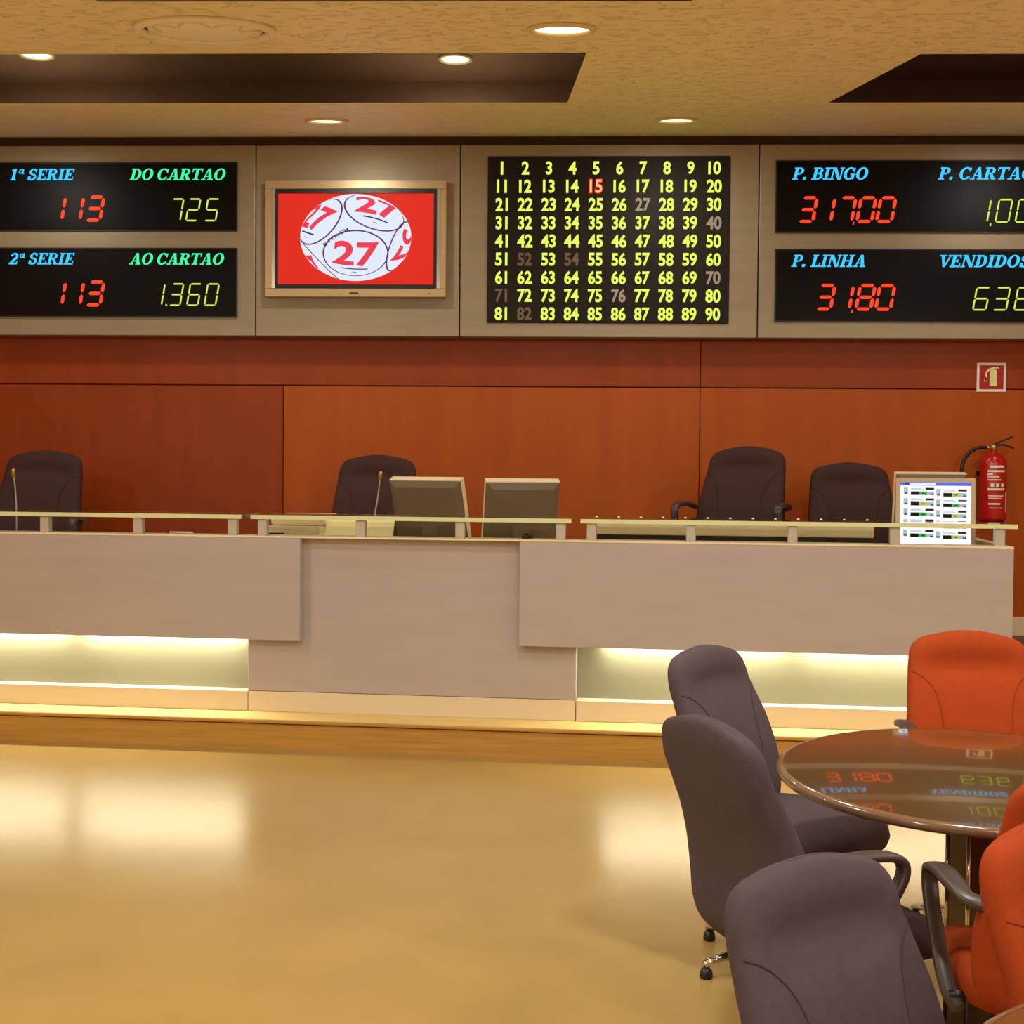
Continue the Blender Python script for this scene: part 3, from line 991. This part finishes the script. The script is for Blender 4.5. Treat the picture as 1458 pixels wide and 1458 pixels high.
chair_at_top('dark operator chair beneath the television, behind the twin monitors', -1.245, 8.92, 180, 'brown', -.01, z=.46, scale=1.19, group=G3, arm_dz=-.06)
chair_at_top('dark operator chair turned aside with both arms showing', 1.10, 8.92, 205, 'brown', .05, z=.46, scale=1.19, group=G3, arm_dz=-.01)
chair_at_top('dark operator chair beside the lit monitor', 1.74, 8.98, 180, 'brown', -.03, z=.46, scale=1.19, group=G3, arm_dz=-.06)

# ------------------------------------------------------------------ tables
def table(label, x, y, rot=0., tilt=0., r=.51):
    t = thing('round_table', label, 'table', (x, y, 0), 0, 'round tables in the hall')
    tl = Matrix.Translation((0, 0, .748)) @ Matrix.Rotation(tilt, 4, 'X') @ Matrix.Translation((0, 0, -.748))
    dm = lambda q: .748 + ((r - .018) ** 2 - q * q) / 21       # a very slight crown
    b = NB(); lathe(b, [(0, dm(0))] + [((r - .018) * k / 12, dm((r - .018) * k / 12)) for k in range(1, 13)], 96, axis=tl)
    obj('tabletop', b, M['table'], t, smooth=True)
    b = NB(); lathe(b, [(r - .02, .736), (r - .018, .722), (0, .722)], 96, axis=tl)
    obj('underside', b, M['ped'], t)
    b = NB(); lathe(b, [(r - .018, .7485), (r - .008, .7475), (r - .001, .742), (r + .001, .735), (r - .001, .728), (r - .008, .7215), (r - .018, .7205)], 96, axis=tl)
    obj('edge_band', b, M['tedge'], t, smooth=True)
    R_ = .075
    b = NB()
    lo = [b.verts.new((R_ * math.cos(PI / 3 * i + rot), R_ * math.sin(PI / 3 * i + rot), .02)) for i in range(6)]
    hi = [b.verts.new((R_ * math.cos(PI / 3 * i + rot), R_ * math.sin(PI / 3 * i + rot), .728)) for i in range(6)]
    for i in range(6):
        b.faces.new((lo[i], lo[(i + 1) % 6], hi[(i + 1) % 6], hi[i]))
    b.faces.new(hi); b.faces.new(lo[::-1])
    p = obj('pedestal', b, M['ped'], t)
    for i in range(6):
        b = NB(); a = PI / 3 * i + rot
        tube(b, [(R_ * math.cos(a), R_ * math.sin(a), .02), (R_ * math.cos(a), R_ * math.sin(a), .722)], .006, 10)
        obj('chrome_strip', b, M['chrome'], p, smooth=True)
    b = NB(); lathe(b, [(0, 0), (.235, 0), (.235, .008), (.2, .02), (0, .022)], 48)
    obj('base_plate', b, M['ped'], t)
table('round brown table with a glossy top mirroring the red digits', 1.09, 3.80, 0., math.radians(2.5), .53)
table('round brown tabletop cut off at the bottom corner of the picture', 1.0, 1.745, .3)

# ------------------------------------------------------------------ fire extinguisher and its sign
t = thing('fire_extinguisher', 'red fire extinguisher with a black hose hung on the wood wall', 'fire extinguisher', (2.785, YW - .13, 1.235))
b = NB(); lathe(b, [(0, 0), (.075, 0), (.084, .012), (.085, .03), (.085, .38), (.078, .415), (.055, .44), (.03, .452), (.022, .462), (0, .462)], 36)
obj('cylinder', b, M['red'], t, smooth=True)
b = NB(); lathe(b, [(0, -.012), (.07, -.012), (.078, 0), (.078, .018), (0, .018)], 36); obj('foot_ring', b, M['black'], t)
b = NB(); lathe(b, [(0, .46), (.02, .46), (.02, .50), (.014, .51), (0, .51)], 16)
tube(b, [(0, 0, .485), (-.06, -.01, .488)], .011, 10)
obj('valve', b, M['brass'], t, smooth=True)
b = NB()
tube(b, smooth_pts([(.0, 0, .505), (.05, -.005, .53), (.12, -.01, .56)], 4), .013, 8, flat=.006)
tube(b, smooth_pts([(.0, 0, .50), (.06, -.005, .505), (.13, -.01, .485)], 4), .013, 8, flat=.006)
obj('handle', b, M['black'], t, smooth=True)
b = NB(); tube(b, smooth_pts([(-.05, -.01, .487), (-.12, -.02, .48), (-.185, -.03, .43), (-.215, -.03, .34), (-.20, -.03, .22), (-.16, -.03, .14)], 8), .012, 10)
obj('hose', b, M['black'], t, smooth=True)
b = NB()
def wrap(x0, x1, z0, z1):       # a printed patch following the cylinder
    r = .0862; n = 5
    for i in range(n):
        a, c = x0 + (x1 - x0) * i / n, x0 + (x1 - x0) * (i + 1) / n
        f = lambda q: (r * math.sin(q), -r * math.cos(q))
        (ax, ay), (cx, cy) = f(a), f(c)
        b.faces.new([b.verts.new(p) for p in ((ax, ay, z0), (cx, cy, z0), (cx, cy, z1), (ax, ay, z1))])
for z0, z1, x0, x1 in ((.352, .368, -.5, .6), (.325, .337, -.7, .7), (.305, .316, -.7, -.3), (.29, .297, -.7, .2), (.270, .277, -.7, .35), (.225, .25, -.45, -.2), (.225, .25, -.05, .2), (.225, .25, .35, .6), (.205, .218, -.7, .7), (.165, .171, -.6, .6), (.15, .155, -.6, .45), (.11, .12, -.6, .3), (.085, .09, -.5, .5)):
    wrap(x0, x1, z0, z1)
wrap(.85, .95, .06, .19)
obj('printed_label', b, M['white'], t)
b = NB(); box(b, -.02, .02, .08, .11, .38, .44); box(b, -.09, .09, .075, .082, .30, .33); obj('wall_bracket', b, M['black'], t)

t = thing('fire_extinguisher_sign', 'square red sign with a pale extinguisher symbol on the wood wall', 'sign', (2.7925, YW - .02, 2.195))
b = NB(); box(b, -.096, .096, -.006, -.0005, -.096, .096); obj('plate', b, M['white'], t)
b = NB(); box(b, -.080, .080, -.0075, -.006, -.080, .080); obj('red_field', b, M['signred'], t)
b = NB()
poly(b, [(-.012, -.06), (.036, -.06), (.036, .04), (.028, .05), (.0, .052), (-.012, .04)], -.009, -.0075)
poly(b, [(-.046, -.025), (-.034, -.02), (-.03, .03), (-.012, .046), (.02, .056), (.05, .06), (.05, .07), (.01, .068), (-.022, .056), (-.04, .034)], -.009, -.0075)
poly(b, [(-.05, -.03), (-.032, -.025), (-.034, .0), (-.046, .0)], -.009, -.0075)
obj('extinguisher_symbol', b, M['paper'], t)

# ------------------------------------------------------------------ ceiling fittings
def downlight(label, x, y, r, z=None, power=LAMP_W, group='round downlights'):
    t = thing('downlight', label, 'ceiling light', (x, y, ceil_z(y) if z is None else z), 0, group)
    if z is None and y > 3.3:
        t.rotation_euler.x = math.atan(RAKE)
    b = NB(); lathe(b, [(r * .78, -.004), (r * .84, -.014), (r * .97, -.012), (r, -.001), (r * .78, -.001)], 40)
    obj('trim_ring', b, M['cream'], t, smooth=True)
    b = NB(); lathe(b, [(0, -.006), (r * .4, -.0055), (r * .8, -.003)], 32)
    obj('lens', b, M['lens'], t, smooth=True)
    ld = bpy.data.lights.new('lamp', 'AREA')
    ld.shape = 'DISK'; ld.size = r * 1.4
    ld.energy = power; ld.color = LAMP
    lo_ = bpy.data.objects.new('lamp', ld)
    COL.objects.link(lo_)
    lo_.parent = t
    lo_.location = (0, 0, -.02)
    return t
downlight('small round downlight in the ceiling above the television', -1.497, 8.412, .131, power=11)
downlight('small round downlight in the ceiling above the number board', .588, 8.424, .129, power=11)
downlight('largest round downlight, bright on the textured ceiling', -.059, 5.264, .128, power=20)
downlight('downlight in the dark ceiling slot, at its far end from the other', -3.348, 8.643, .113, TOP - .102, power=2)
downlight('downlight in the dark ceiling slot near its square end', -.759, 8.772, .109, TOP - .102, power=2)
for x in (-2.6, 2.5):  # unseen lamps added to brighten the void behind the slots
    downlight('added lamp inside the dark ceiling void, unseen above the slot edge', x, 6.5, .11, TOP - .102, power=14)
for x in (-3.1, 2.95):  # lamps added beside the view to brighten the counter front
    downlight('added round downlight lighting the counter, out of the picture', x, 5.264, .128, power=14)
for x in (-4.2, -1.6, 1.0, 3.4):  # unseen rows of lamps added to light the hall
    for y in (3.7, 1.2, -1.8):
        downlight('added round downlight for general light over the hall floor, out of the picture', x, y, .17, power=LAMP_W)
downlight('round downlight in the ceiling near the prize scoreboards, out of the picture', 2.9, 8.43, .13, power=9)
downlight('round downlight in the ceiling by the left wall, out of the picture', -3.7, 8.43, .13, power=9)

t = thing('ceiling_vent', 'wide round white air vent on the textured ceiling', 'ceiling vent', (-1.386, 5.221, ceil_z(5.221)))
t.rotation_euler.x = math.atan(RAKE)
r = .262
b = NB(); lathe(b, [(r * .86, -.004), (r * .88, -.02), (r * .96, -.02), (r, -.001), (r * .86, -.001)], 56); obj('rim', b, M['white'], t, smooth=True)
b = NB(); lathe(b, [(0, -.034), (r * .2, -.033), (r * .5, -.026), (r * .78, -.014), (r * .80, -.006), (0, -.006)], 56); obj('dome', b, M['white'], t, smooth=True)
b = NB(); lathe(b, [(0, -.002), (r * .88, -.002)], 56); obj('backing', b, M['moncase'], t)
for i in range(8):
    a = PI / 4 * i
    p = [(r * (.62 + .18 * math.sin(PI * k / 10)) * math.cos(a + (k / 10 - .5) * .7), r * (.62 + .18 * math.sin(PI * k / 10)) * math.sin(a + (k / 10 - .5) * .7), -.020 + .008 * math.sin(PI * k / 10)) for k in range(11)]
    b = NB(); tube(b, p, .006, 8); obj('louvre', b, M['cream'], t, smooth=True)
